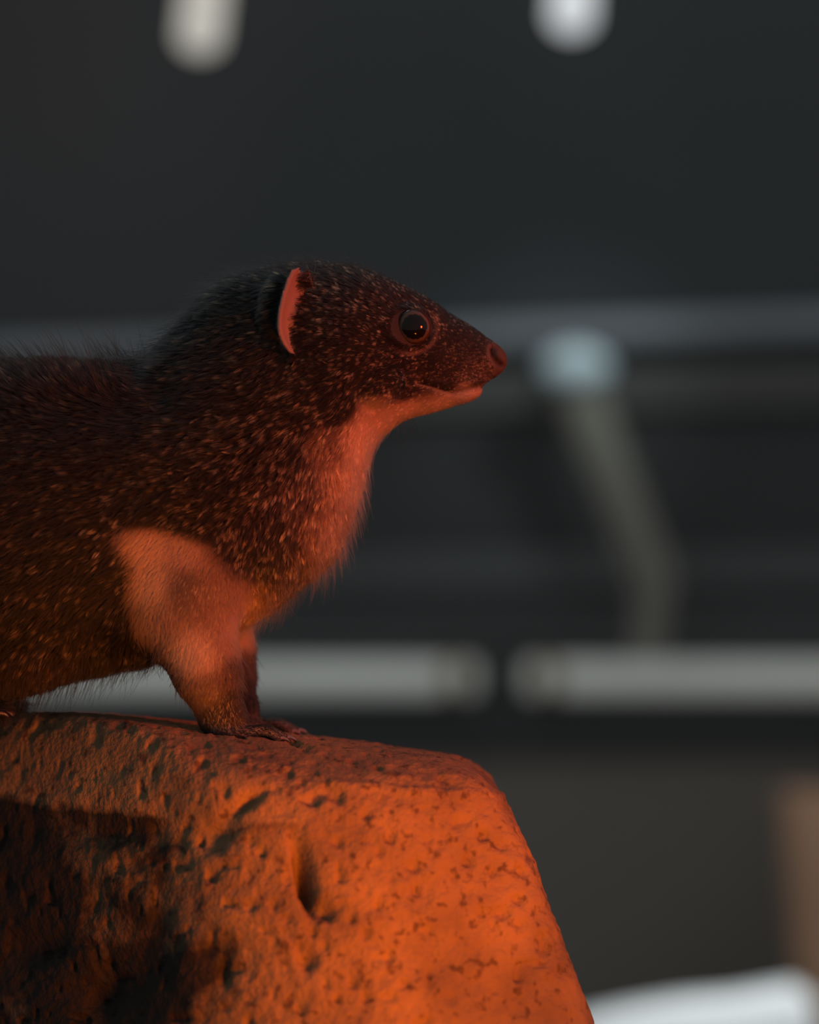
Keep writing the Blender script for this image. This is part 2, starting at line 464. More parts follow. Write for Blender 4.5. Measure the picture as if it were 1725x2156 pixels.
def catmull(arr, m):
    arr = np.asarray(arr, float); n = len(arr); out = []
    for i in range(n - 1):
        p0 = arr[max(i - 1, 0)]; p1 = arr[i]; p2 = arr[i + 1]; p3 = arr[min(i + 2, n - 1)]
        for j in range(m):
            t = j / m
            out.append(.5 * ((2 * p1) + (-p0 + p2) * t + (2 * p0 - 5 * p1 + 4 * p2 - p3) * t * t + (-p0 + 3 * p1 - 3 * p2 + p3) * t ** 3))
    out.append(arr[-1]); return np.array(out)

def px3(x, z, lat):        # pixel coordinates on the animal (depth in px too) -> metres
    return np.array([(x - 862.5) * K, lat * K, (1078 - z) * K])

def loft(sections, n=56):
    verts = []; faces = []
    for sec in sections:
        verts += sec
    m = len(sections)
    for i in range(m - 1):
        for k in range(n):
            faces.append((i * n + k, i * n + (k + 1) % n, (i + 1) * n + (k + 1) % n, (i + 1) * n + k))
    faces.append(tuple(range(n))); faces.append(tuple((m - 1) * n + k for k in reversed(range(n))))
    return verts, faces

def main_body():
    A = catmull([(t[0], t[1], b[0], b[1], w_) for t, b, w_ in ST], 5)
    secs = []
    for (tx, tz, bx, bz, w_) in A:
        cx, cz = (tx + bx) / 2, (tz + bz) / 2; ax, az = (tx - bx) / 2, (tz - bz) / 2
        sec = []
        jaw = max(0, min(1, (bx - 780) / 100)) * max(0, min(1, (1085 - bx) / 60))
        for k in range(56):
            a = 2 * math.pi * k / 56
            c, s_ = math.cos(a), math.sin(a)
            ws = w_
            if c < 0: ws = w_ * (1 - .22 * jaw * (-c))        # narrower under the jaw
            sec.append(px3(cx + ax * c, cz + az * c, ws * s_))
        secs.append(sec)
    return loft(secs)

def limb(points, n=24):
    """points: (x, z, lateral, half length along x-ish, half width lateral) px"""
    A = catmull(points, 6); secs = []
    m = len(A)
    for i in range(m):
        x, z, l, rx, rl = A[i]
        t = A[min(i + 1, m - 1)][:2] - A[max(i - 1, 0)][:2]; t = t / (np.linalg.norm(t) + 1e-9)
        nx, nz = t[1], -t[0]
        sec = []
        for k in range(n):
            a = 2 * math.pi * k / n
            sec.append(px3(x + nx * rx * math.cos(a), z + nz * rx * math.cos(a), l + rl * math.sin(a)))
        secs.append(sec)
    return loft(secs, n)

def ellipsoid(x, z, l, rx, rz, rl, rot=0):
    bm = bmesh.new(); bmesh.ops.create_uvsphere(bm, u_segments=28, v_segments=18, radius=1)
    c, s_ = math.cos(rot), math.sin(rot)
    vs = []
    for v in bm.verts:
        a, b = v.co.x * rx, v.co.z * rz
        vs.append(px3(x + a * c - b * s_, z + a * s_ + b * c, l + v.co.y * rl))
    fs = [tuple(v.index for v in f.verts) for f in bm.faces]; bm.free()
    return vs, fs

EYE = (868, 694)
def head_half_width(x, z):
    best = None
    A = catmull([(t[0], t[1], b[0], b[1], w_) for t, b, w_ in ST], 8)
    p = np.array([x, z])
    bd = 1e9
    for (tx, tz, bx, bz, w_) in A[:140]:
        c = np.array([(tx + bx) / 2, (tz + bz) / 2]); a = np.array([(tx - bx) / 2, (tz - bz) / 2])
        d = p - c; L2 = a @ a; u = (d @ a) / L2; off = abs(np.linalg.norm(d - u * a))
        if off < bd and abs(u) < 1:
            bd = off; best = w_ * math.sqrt(max(0, 1 - u * u))
    return best
EYE_W = head_half_width(*EYE)

def torus(x, z, l, R, r, nrm, sx=1, sz=1):
    nrm = Vector(nrm).normalized(); a = nrm.cross(Vector((0, 0, 1))).normalized(); b = nrm.cross(a)
    c0 = Vector(px3(x, z, l)); vs = []; fs = []
    nR, nr = 40, 10
    for i in range(nR):
        t = 2 * math.pi * i / nR; d = (a * math.cos(t) * sx + b * math.sin(t) * sz)
        for k in range(nr):
            p = 2 * math.pi * k / nr
            vs.append(np.array(c0 + d * (R + r * math.cos(p)) * K + nrm * r * math.sin(p) * K))
    for i in range(nR):
        for k in range(nr):
            fs.append((i * nr + k, i * nr + (k + 1) % nr, ((i + 1) % nR) * nr + (k + 1) % nr, ((i + 1) % nR) * nr + k))
    return vs, fs

RIM = [(666, 612, 0), (660, 588, 14), (645, 573, 30), (624, 582, 44), (609, 620, 52), (598, 665, 56), (596, 702, 54), (607, 734, 40), (626, 757, 20), (638, 772, 2)]
ROOT = [(666, 622, -8), (662, 606, -10), (655, 602, -14), (647, 624, -20), (639, 655, -26), (632, 690, -28), (632, 716, -22), (638, 735, -14), (641, 752, -8), (640, 766, -8)]
def ear(side):
    w_ = 140
    r1 = catmull(RIM, 5); r2 = catmull(ROOT, 5)
    nu = len(r1); nv = 9
    def surf(th):
        g = []
        for i in range(nu):
            row = []
            for j in range(nv):
                t = j / (nv - 1)
                bulge = math.sin(t * math.pi) * 9
                x = r2[i][0] * (1 - t) + r1[i][0] * t - bulge + th
                z = r2[i][1] * (1 - t) + r1[i][1] * t
                l = (w_ + (r2[i][2] * (1 - t) + r1[i][2] * t) + (-th * .4)) * side
                row.append(px3(x, z, l))
            g.append(row)
        return g
    g1, g2 = surf(5), surf(-6)
    vs = [p for row in g1 for p in row] + [p for row in g2 for p in row]
    off = nu * nv; fs = []
    id1 = lambda i, j: i * nv + j
    id2 = lambda i, j: off + i * nv + j
    for i in range(nu - 1):
        for j in range(nv - 1):
            fs.append((id1(i, j), id1(i + 1, j), id1(i + 1, j + 1), id1(i, j + 1)))
            fs.append((id2(i, j), id2(i, j + 1), id2(i + 1, j + 1), id2(i + 1, j)))
    for i in range(nu - 1):
        fs.append((id1(i, 0), id2(i, 0), id2(i + 1, 0), id1(i + 1, 0)))
        fs.append((id1(i, nv - 1), id1(i + 1, nv - 1), id2(i + 1, nv - 1), id2(i, nv - 1)))
    for j in range(nv - 1):
        fs.append((id1(0, j), id1(0, j + 1), id2(0, j + 1), id2(0, j)))
        fs.append((id1(nu - 1, j), id2(nu - 1, j), id2(nu - 1, j + 1), id1(nu - 1, j + 1)))
    return vs, fs

pieces = [main_body()]
for sd in (-1, 1):
    dx = 0 if sd < 0 else 16
    # shoulder + foreleg
    pieces.append(ellipsoid(395, 1225, sd * 112, 130, 165, 84, .25))
    pieces.append(limb([(395 + dx, 1210, sd * 60, 80, 50), (408 + dx, 1290, sd * 105, 92, 62), (425 + dx, 1345, sd * 128, 90, 58), (440 + dx, 1400, sd * 138, 80, 52), (455 + dx, 1440, sd * 136, 64, 42),
                        (466 + dx, 1475, sd * 128, 52, 36), (476 + dx, 1505, sd * 122, 50, 34), (484 + dx, 1530, sd * 120, 44, 34)]))
    pieces.append(ellipsoid(500 + dx, 1534, sd * 120, 66, 20, 40, .16))
    # hind leg
    pieces.append(ellipsoid(-270, 1210, sd * 140, 200, 190, 74))
    pieces.append(limb([(-190, 1250, sd * 158, 140, 66), (-110, 1340, sd * 166, 84, 52), (-110, 1400, sd * 160, 52, 44), (-175, 1445, sd * 150, 36, 32), (-225, 1466, sd * 142, 28, 28),
                        (-190, 1486, sd * 140, 24, 28), (-120, 1494, sd * 140, 20, 32), (-50, 1494, sd * 140, 18, 36), (-10, 1496, sd * 140, 14, 32)]))
    # eyelids and brow
    en = (.28, sd * 1.0, .14)
    pieces.append(torus(EYE[0], EYE[1], sd * (EYE_W + 1), 38, 4, en, 1.08, .95))
    pieces.append(ellipsoid(EYE[0] - 4, EYE[1] - 34, sd * (EYE_W - 26), 44, 14, 22, .35))
    pieces.append(ellipsoid(760, 800, sd * 92, 95, 62, 42, .1))         # cheek
    pieces.append(ellipsoid(965, 782, sd * 18, 62, 28, 18, .42))         # whisker pad
    pieces.append(ear(sd))
    pieces.append(ellipsoid(600, 665, sd * 118, 40, 75, 34, .1))        # base of the ear
# chin and nose
pieces.append(ellipsoid(975, 833, 0, 44, 17, 24, -.32))
pieces.append(ellipsoid(1051, 757, 0, 19, 23, 17, .5))
pieces.append(limb([(-560, 1120, 0, 80, 70), (-680, 1200, 0, 60, 56), (-820, 1330, 0, 44, 44), (-960, 1440, 0, 36, 36), (-1120, 1490, 0, 28, 28), (-1300, 1500, 0, 10, 10)]))

# toes + claws
TOES = []
def toe_set(x0, z0, lat0, ln, sd, slope):
    for q, (dl, f) in enumerate([(-27, .78), (-10, 1.0), (9, .98), (26, .80)]):
        l0 = lat0 + dl * .7; l1 = lat0 + dl * 1.15
        x1 = x0 + ln * f
        pts = [(x0 - 16, z0 - 2, l0, 13, 12), (x0 + (x1 - x0) * .35, z0 - 9 + slope * .35, (l0 + l1) / 2, 12, 10), (x0 + (x1 - x0) * .7, z0 - 6 + slope * .7, l1, 10, 9), (x1, z0 + 1 + slope, l1, 9, 9), (x1 + 6, z0 + 3 + slope, l1, 5, 5)]
        pieces.append(limb(pts, 16))
        TOES.append((x1 + 3, z0 + 1 + slope, l1))
toe_set(545, 1536, -120, 62, -1, 10); toe_set(561, 1537, 120, 62, 1, 10)
toe_set(-8, 1495, -140, 30, -1, -2); toe_set(-8, 1495, 140, 30, 1, -2)

allv = []; allf = []
for vs, fs in pieces:
    o_ = len(allv); allv += list(vs); allf += [tuple(i + o_ for i in f) for f in fs]
raw = mesh_from('raw', allv, allf)
bm = bmesh.new(); bm.from_mesh(raw)
# make every shell face outward
bmesh.ops.recalc_face_normals(bm, faces=bm.faces); bm.to_mesh(raw); bm.free()
tmp = bpy.data.objects.new('tmp', raw); COL.objects.link(tmp)
md = tmp.modifiers.new('r', 'REMESH'); md.mode = 'VOXEL'; md.voxel_size = .00052; md.adaptivity = 0
ms = tmp.modifiers.new('s', 'SMOOTH'); ms.factor = .5; ms.iterations = 9
dg = bpy.context.evaluated_depsgraph_get(); dg.update()
body_me = bpy.data.meshes.new_from_object(tmp.evaluated_get(dg))
bpy.data.objects.remove(tmp)
body_me.name = 'body'
nV = len(body_me.vertices)
co = np.empty(nV * 3); body_me.vertices.foreach_get('co', co); co = co.reshape(-1, 3)
no = np.empty(nV * 3); body_me.vertex_normals.foreach_get('vector', no); no = no.reshape(-1, 3)

def smooth_zone(c, me, it, weight):
    ne = len(me.edges); e = np.empty(ne * 2, np.int32); me.edges.foreach_get('vertices', e); e = e.reshape(-1, 2)
    e = e[(weight[e[:, 0]] > 0) | (weight[e[:, 1]] > 0)]
    m = len(c); cnt = np.bincount(e.ravel(), minlength=m).astype(float); cnt[cnt == 0] = 1
    for _k in range(it):
        nw = np.empty_like(c)
        for ax in range(3):
            nw[:, ax] = (np.bincount(e[:, 0], weights=c[e[:, 1], ax], minlength=m) + np.bincount(e[:, 1], weights=c[e[:, 0], ax], minlength=m)) / cnt
        c = c + (nw - c) * weight[:, None]
    return c
def topx(c):
    return c[:, 0] / K + 862.5, 1078 - c[:, 2] / K, c[:, 1] / K
def seg_dist(X, Z, poly):
    d = np.full(len(X), 1e9)
    for (x0, z0), (x1, z1) in zip(poly[:-1], poly[1:]):
        ex, ez = x1 - x0, z1 - z0; t = np.clip(((X - x0) * ex + (Z - z0) * ez) / (ex * ex + ez * ez), 0, 1)
        d = np.minimum(d, np.hypot(X - x0 - t * ex, Z - z0 - t * ez))
    return d
X, Z, Lt = topx(co)
wz = np.exp(-(np.clip(np.hypot((X - 395) / 1.0, (Z - 1270) / 1.15) - 110, 0, None) / 40) ** 2) * (np.abs(Lt) > 60)
wz[wz < .02] = 0
co = smooth_zone(co, body_me, 220, wz * .9)
wn = (np.clip((X - 1015) / 15, 0, 1)) * .8
co = smooth_zone(co, body_me, 14, wn)
body_me.vertices.foreach_set('co', co.ravel()); body_me.update()
body_me.vertex_normals.foreach_get('vector', no_ := np.empty(nV * 3)); no = no_.reshape(-1, 3)
X, Z, Lt = topx(co)
MOUTH = [(884, 806), (905, 812), (930, 820), (952, 826), (975, 822), (1000, 815), (1016, 811)]
dm = seg_dist(X, Z, MOUTH)
NOSTRIL = [(1036, 735), (1038, 750), (1046, 762), (1056, 770)]
dn = seg_dist(X, Z, NOSTRIL)
side_face = np.abs(no[:, 1]) > .25
disp = -3.5 * np.exp(-(dm / 5) ** 2) * side_face + .8 * np.exp(-((dm - 13) / 8) ** 2) * side_face * (X > 870)
disp += -9 * np.exp(-(dn / 5.5) ** 2) * side_face * (X > 1015)
# wrinkles round the eye
de = np.hypot((X - EYE[0]) / 1.08, (Z - EYE[1]) / .95)
disp += -2 * np.exp(-((de - 53) / 5) ** 2) * side_face * (X > 700)
co2 = co + no * (disp * K)[:, None]
body_me.vertices.foreach_set('co', co2.ravel()); body_me.update()

# ---- fur control table: x, z, dirx, dirz(px, down positive), length mm, lift, paleness
FC = [
 (1050, 740, -1, -.25, .5, .15, 0.3), (1010, 720, -1, -.5, .9, .15, 0.1), (1000, 790, -1, .1, .8, .12, 0.35), (960, 700, -1, -.5, 1.4, .16, 0.08),
 (990, 832, -1, .25, .9, .15, .95), (940, 858, -1, .3, 1.1, .15, 1), (940, 800, -1, .15, 1.2, .15, 0.2), (940, 740, -1, 0, 1.3, .12, 0.12),
 (900, 640, -1, -.35, 2.0, .25, 0.1), (900, 770, -1, .2, 1.8, .2, 0.14), (860, 820, -1, .25, 2.0, .2, 0.38), (870, 870, -1, .45, 1.4, .2, 1),
 (860, 760, -1, .15, 2, .2, 0.2), (850, 620, -1, -.2, 2.4, .28, .2), (810, 700, -1, .0, 2.4, .25, .28), (780, 620, -1, -.1, 3.0, .3, .25),
 (800, 800, -1, .35, 2.6, .25, .3), (800, 870, -.9, .6, 2.2, .25, .85), (820, 900, -.5, .9, 2.6, .35, 1), (720, 570, -1, -.1, 3.4, .32, .2),
 (700, 660, -1, .1, 3.2, .3, 0.22), (700, 760, -1, .25, 3.4, .3, 0.2), (720, 850, -1, .5, 3.6, .3, 0.22), (770, 920, -.3, 1, 3.4, .4, 1),
 (650, 640, -.9, .1, 3.8, .45, .4), (600, 560, -1, -.05, 4.0, .35, .12), (640, 740, -.8, .5, 3.2, .35, .1), (580, 650, -1, .25, 4.4, .3, .03),
 (560, 800, -1, .5, 5, .35, .15), (640, 850, -1, .6, 4.6, .35, 0.22), (700, 930, -.6, .9, 4, .35, 0.55), (740, 1000, .15, 1, 4.6, .45, 0.75),
 (480, 610, -1, .0, 5.2, .4, .08), (430, 680, -1, .15, 5.8, .4, .03), (500, 750, -1, .3, 5.6, .33, .02), (380, 730, -1, .1, 6.4, 0.55, .03),
 (600, 950, -.9, .7, 5, .38, 0.3), (640, 1030, -.5, 1, 4.6, .35, 0.46), (720, 1080, .15, 1, 5, .45, 0.6), (690, 1170, .2, 1, 5, .5, 0.56),
 (500, 900, -1, .4, 5.5, .33, .12), (400, 850, -1, .25, 6, .3, .03), (330, 800, -.9, .1, 7, 0.7, .03), (300, 790, -.3, -.8, 6.5, 1.4, .08),
 (500, 1030, -1, .5, 5, .33, 0.14), (560, 1130, -.4, 1, 4.5, .33, 0.22), (620, 1200, 0, 1, 4.6, .4, 0.44), (610, 1260, .2, 1, 4.8, .5, 0.5),
 (240, 800, -.35, -.9, 6.2, 1.5, .12), (160, 790, -.6, -.7, 6.2, 1.1, .15), (60, 790, -.9, -.4, 6.2, 0.8, .15), (-100, 800, -1, -.2, 7, .4, .12),
 (300, 900, -1, .2, 6, .3, .02), (200, 900, -1, .2, 6, .3, 0.05), (100, 950, -1, .25, 6, .3, 0.06), (0, 900, -1, .2, 6, .3, 0.05), (-200, 950, -1, .3, 6.5, .3, .1),
 (420, 1080, -1, .5, 4.5, .3, 0.12), (330, 1050, -1, .35, 5, .3, 0.12), (180, 1080, -1, .4, 5.5, .3, 0.1), (50, 1100, -1, .4, 5.5, .3, 0.1),
 (330, 1150, -.6, .9, 2.4, .25, 0.95), (400, 1150, -.5, 1, 2.2, .22, 0.8), (335, 1220, -.6, .9, 2.2, .25, 0.9), (400, 1230, -.2, 1, 1.6, .16, 0.5), (470, 1260, 0, 1, 2.0, .2, 0.55),  # paleness lowered mid-shoulder: shade painted into the coat
 (330, 1320, -.2, 1, 2.4, .25, 0.7), (420, 1370, 0, 1, 1.8, .18, 1), (500, 1330, .1, 1, 2.8, .28, 0.7), (540, 1290, .2, 1, 4, .4, 0.7),
 (250, 1205, -.9, .7, 5, .3, 0.14), (150, 1280, -.8, .8, 5, .3, 0.16), (240, 1320, -.6, 1, 4.5, .3, .12), (50, 1300, -.9, .7, 5.5, .3, 0.06),
 (300, 1390, -.2, 1, 4.6, 0.9, .15), (220, 1400, -.2, 1, 5, 1.0, .2), (120, 1410, -.3, 1, 5.2, 1.0, .25), (30, 1430, -.4, 1, 5.2, 0.9, .15), (-100, 1440, -.4, 1, 5, .4, .1),
 (370, 1430, -.4, 1, 2.4, .35, .5), (520, 1400, .15, 1, 2.6, .32, .45), (440, 1450, -.05, 1, 1.6, .2, 0.55), (510, 1470, .2, 1, 1.8, .28, .4),
 (460, 1500, .1, 1, 1.2, .2, .4), (540, 1530, 1, .25, .9, .2, .4), (600, 1540, 1, .2, .5, .15, .4), (-50, 1490, 1, 0, .8, .2, .1), (-200, 1300, -.5, 1, 5, .3, .1),
 (-500, 1200, -1, .5, 7, .35, .1), (-900, 1400, -1, .3, 9, .4, .1)]
FCa = np.array(FC, float)
d_ = FCa[:, 2:4]; FCa[:, 2:4] = d_ / np.linalg.norm(d_, axis=1, keepdims=True)
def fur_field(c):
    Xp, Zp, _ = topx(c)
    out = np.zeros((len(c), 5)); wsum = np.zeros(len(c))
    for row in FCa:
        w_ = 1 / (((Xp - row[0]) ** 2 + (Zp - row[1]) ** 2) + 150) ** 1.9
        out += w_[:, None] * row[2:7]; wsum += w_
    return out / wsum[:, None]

RIMc = catmull(RIM, 5); ROOTc = catmull(ROOT, 5)
def bare_mask(c, n):
    """1 where the skin is bare: nose pad, eyelids, inside of the ear, toe tips"""
    Xp, Zp, Lp = topx(c)
    de = np.hypot((Xp - EYE[0]) / 1.08, (Zp - EYE[1]) / .95)
    b = np.clip((Xp - 1036) / 8, 0, 1) * np.clip((795 - Zp) / 8, 0, 1)
    b = np.maximum(b, (de < 39) * 1.0)
    lo = np.interp(Zp, RIMc[12:, 1], RIMc[12:, 0]) - 5
    hi = np.interp(Zp, ROOTc[12:, 1], ROOTc[12:, 0]) - 1
    earzone = (Zp > 566) & (Zp < 752) & (Xp > lo) & (Xp < np.maximum(hi, lo)) & (np.abs(Lp) > 112)
    b = np.maximum(b, earzone * 1.0)
    return b

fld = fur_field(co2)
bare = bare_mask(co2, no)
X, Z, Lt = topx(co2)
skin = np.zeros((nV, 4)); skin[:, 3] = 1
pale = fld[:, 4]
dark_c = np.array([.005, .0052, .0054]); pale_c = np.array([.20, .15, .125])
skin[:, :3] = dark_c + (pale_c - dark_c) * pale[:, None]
earm = (X > 560) & (X < 668) & (Z > 566) & (Z < 775) & (np.abs(Lt) > 112) & (bare > .5)
skin[earm, :3] = (.15, .095, .085)
nosem = np.clip((X - 1034) / 10, 0, 1) * np.clip((800 - Z) / 10, 0, 1)
skin[:, :3] = skin[:, :3] * (1 - nosem[:, None]) + np.array([.036, .024, .021]) * nosem[:, None]
lid = np.exp(-((de - 42) / 13) ** 2) * (np.abs(Lt) > 40) * (X > 800)
skin[:, :3] = skin[:, :3] * (1 - lid[:, None]) + np.array([.016, .012, .011]) * lid[:, None]
inner = (de < 38) & (X > 800)
skin[inner, :3] = (.015, .012, .012)
lips = np.exp(-(dm / 5) ** 2) * side_face
skin[:, :3] *= (1 - .75 * lips)[:, None]
ns = np.exp(-(dn / 5) ** 2) * side_face * (X > 1015)
skin[:, :3] *= (1 - .75 * ns)[:, None]
ca = body_me.color_attributes.new('coat', 'FLOAT_COLOR', 'POINT'); ca.data.foreach_set('color', skin.ravel())
body_me.polygons.foreach_set('use_smooth', [True] * len(body_me.polygons))

m_skin, nt, out = new_mat('skin')
b = nt.nodes.new('ShaderNodeBsdfPrincipled'); b.inputs['Roughness'].default_value = .7; b.inputs['Specular IOR Level'].default_value = .15
at = nt.nodes.new('ShaderNodeAttribute'); at.attribute_name = 'coat'
nt.links.new(at.outputs['Color'], b.inputs['Base Color'])
tc = nt.nodes.new('ShaderNodeTexCoord'); n_ = nt.nodes.new('ShaderNodeTexNoise'); n_.inputs['Scale'].default_value = 2600
bp = nt.nodes.new('ShaderNodeBump'); bp.inputs['Strength'].default_value = .45; bp.inputs['Distance'].default_value = .0003
nt.links.new(tc.outputs['Object'], n_.inputs['Vector']); nt.links.new(n_.outputs['Fac'], bp.inputs['Height']); nt.links.new(bp.outputs['Normal'], b.inputs['Normal'])
nt.links.new(b.outputs[0], out.inputs['Surface'])

root_loc = Vector(px3(200, 1530, 0))
animal = empty('mongoose', root_loc, 'small dark brown mongoose standing in profile on the orange rock, looking ahead', 'mongoose')
link_mesh('body', body_me, m_skin, animal)

# ---- eyes
def eye_mat():
    m, nt, out = new_mat('eye')
    N = nt.nodes; b = N.new('ShaderNodeBsdfPrincipled'); b.inputs['Roughness'].default_value = .06
    b.inputs['Specular IOR Level'].default_value = .15
    at = N.new('ShaderNodeAttribute'); at.attribute_name = 'iris'
    nt.links.new(at.outputs['Color'], b.inputs['Base Color']); nt.links.new(b.outputs[0], out.inputs['Surface'])
    return m
em = eye_mat()
for sd in (-1, 1):
    bm = bmesh.new(); bmesh.ops.create_uvsphere(bm, u_segments=64, v_segments=48, radius=41 * K)
    bmesh.ops.rotate(bm, verts=bm.verts, matrix=Matrix.Rotation(math.pi / 2, 3, 'X'))
    c = Vector(px3(EYE[0], EYE[1], sd * (EYE_W - 13)))
    bmesh.ops.translate(bm, verts=bm.verts, vec=c)
    me = bpy.data.meshes.new('eye'); bm.to_mesh(me); bm.free()
    me.polygons.foreach_set('use_smooth', [True] * len(me.polygons))
    g = Vector((.16, sd * 1, .02)).normalized()
    colr = []
    for v in me.vertices:
        a = math.degrees(math.acos(max(-1, min(1, (v.co - c).normalized().dot(g)))))
        if a < 40: q = (.004, .004, .004, 1)
        elif a < 52: q = (.05, .03, .02, 1)
        else: q = (.02, .012, .01, 1)
        colr += q
    ca = me.color_attributes.new('iris', 'FLOAT_COLOR', 'POINT'); ca.data.foreach_set('color', colr)
    o = link_mesh('eye', me, em, animal)

# ---- claws
clm = simple('claw', (.10, .08, .07), .4)
for (x, z, l) in TOES:
    me = tube_mesh('claw', [px3(x - 4, z - 2, l), px3(x + 6, z - 3, l), px3(x + 14, z, l), px3(x + 20, z + 5, l)], [4.5 * K, 4 * K, 2.6 * K, .5 * K], 10)
    link_mesh('claw', me, clm, animal)

# ------------------------------------------------------------------ fur strands
body_me.calc_loop_triangles()
nt_ = len(body_me.loop_triangles)
tri = np.empty(nt_ * 3, np.int32); body_me.loop_triangles.foreach_get('vertices', tri); tri = tri.reshape(-1, 3)
p0, p1, p2 = co2[tri[:, 0]], co2[tri[:, 1]], co2[tri[:, 2]]
area = np.linalg.norm(np.cross(p1 - p0, p2 - p0), axis=1) / 2
cen = (p0 + p1 + p2) / 3; tn = no[tri].mean(1); tn /= np.linalg.norm(tn, axis=1, keepdims=True) + 1e-9
cX, cZ, cL = topx(cen)
wt = area.copy()
wt *= np.where(tn[:, 1] < .35, 1.0, .30)
wt *= np.where(cX < -60, .22, 1.0)
wt *= np.where(cX > 560, 1.5, 1.0) * np.where(cX > 900, 1.5, 1.0)
bt = bare_mask(cen, tn)
wt *= (bt < .5)
wt *= ~((cX > 1030) & (np.abs(cL) < 0))
def sample(n):
    cdf = np.cumsum(wt); cdf /= cdf[-1]
    t = np.searchsorted(cdf, rng.random(n)); t = np.clip(t, 0, nt_ - 1)
    a = rng.random(n); b_ = rng.random(n); f = a + b_ > 1; a[f] = 1 - a[f]; b_[f] = 1 - b_[f]
    p = p0[t] + (p1 - p0)[t] * a[:, None] + (p2 - p0)[t] * b_[:, None]
    n_ = no[tri[t, 0]] * (1 - a - b_)[:, None] + no[tri[t, 1]] * a[:, None] + no[tri[t, 2]] * b_[:, None]
    n_ /= np.linalg.norm(n_, axis=1, keepdims=True) + 1e-9
    return p, n_

NP = 6
svals = np.linspace(0, 1, NP)
def strands(p, n, jit=.12, lenmul=None, liftmul=1.0):
    f = fur_field(p); m = len(p)
    d3 = np.stack([f[:, 0], np.zeros(m), -f[:, 1]], 1)
    d3 += rng.normal(0, jit, (m, 3))
    d3 += 0.25 * np.stack([vnoise(p, 160, 71), vnoise(p, 160, 72), vnoise(p, 160, 73)], 1)
    d3 -= n * (d3 * n).sum(1, keepdims=True)
    d3 /= np.linalg.norm(d3, axis=1, keepdims=True) + 1e-9
    Ln = f[:, 2] * .001 * rng.uniform(.65, 1.1, m)
    if lenmul is not None: Ln = Ln * lenmul
    lift = f[:, 3] * liftmul * rng.uniform(.75, 1.3, m)
    out = np.empty((m, NP, 3))
    pos = p - n * np.minimum(.00018, Ln * lift * .12)[:, None]; out[:, 0] = pos
    step = Ln / (NP - 1)
    for k in range(1, NP):
        s_ = svals[k]
        li = lift * (1.35 - .7 * s_)
        dd = d3 + n * li[:, None] * 1.2
        dd /= np.linalg.norm(dd, axis=1, keepdims=True)
        pos = pos + dd * step[:, None]; out[:, k] = pos
    return out, f

NS, NC = 400000, 60000
p, n = sample(NS)
out_s, f = strands(p, n)
cp, cn = sample(NC)
# guides for clumps
cs, cf = strands(cp, cn, .16)
kd = KDTree(NC)
for i in range(NC): kd.insert(cp[i], i)
kd.balance()
near = np.fromiter((kd.find(q)[1] for q in p), dtype=np.int64, count=NS)
own = out_s; gd = cs[near]
strength = rng.uniform(.35, .9, NC)[near]
dist = np.linalg.norm(p - cp[near], axis=1); strength = strength * (dist < .0011)
for k in range(NP):
    t_ = strength * svals[k] ** 1.4
    own[:, k] = own[:, k] * (1 - t_)[:, None] + gd[:, k] * t_[:, None]
clump_rnd = rng.random(NC)[near]
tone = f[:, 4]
pX, pZ, pL = topx(p)
clump_rnd = np.minimum(1, clump_rnd + .14 * np.exp(-((pX - 590) ** 2 + (pZ - 960) ** 2) / 110 ** 2) + .07 * np.exp(-((pX - 730) ** 2 + (pZ - 700) ** 2) / 120 ** 2) + .06 * np.exp(-((pX - 470) ** 2 + (pZ - 1080) ** 2) / 120 ** 2))
clump_rnd = clump_rnd * np.where(pX < 350, .955, 1) 
pde = np.hypot((pX - EYE[0]) / 1.08, (pZ - EYE[1]) / .95); pan = ((pX - EYE[0]) * .8 + (pZ - EYE[1]) * .6) / (pde + 1)
tone = tone + .5 * np.exp(-((pde - 55) / 8) ** 2) * np.clip(pan + .35, 0, 1)  # lit arc ahead of and below the eye, painted into strand tone
clump_rnd = np.where((pZ > 1110) & (f[:, 2] < 3.5), clump_rnd * .8, clump_rnd)

def make_curves(name, pts, rad_root, rad_tip, attrs, mat):
    m, k, _ = pts.shape
    hc = bpy.data.hair_curves.new(name)
    hc.add_curves([k] * m)
    hc.position_data.foreach_set('vector', np.ascontiguousarray(pts, np.float32).ravel())
    r = hc.attributes.get('radius') or hc.attributes.new('radius', 'FLOAT', 'POINT')
    tp = np.linspace(0, 1, k)
    rr = rad_root * (1 - tp ** 2.2) + rad_tip * tp ** 2.2
    if np.ndim(rad_root) == 1 or isinstance(rad_root, np.ndarray):
        pass
    r.data.foreach_set('value', np.tile(rr, m).astype(np.float32))
    for an, val in attrs.items():
        a = hc.attributes.new(an, 'FLOAT', 'CURVE'); a.data.foreach_set('value', val.astype(np.float32))
    hc.materials.append(mat)
    o = bpy.data.objects.new(name, hc); COL.objects.link(o)
    o.parent = animal; o.matrix_parent_inverse = Matrix.Translation(-root_loc)
    return o

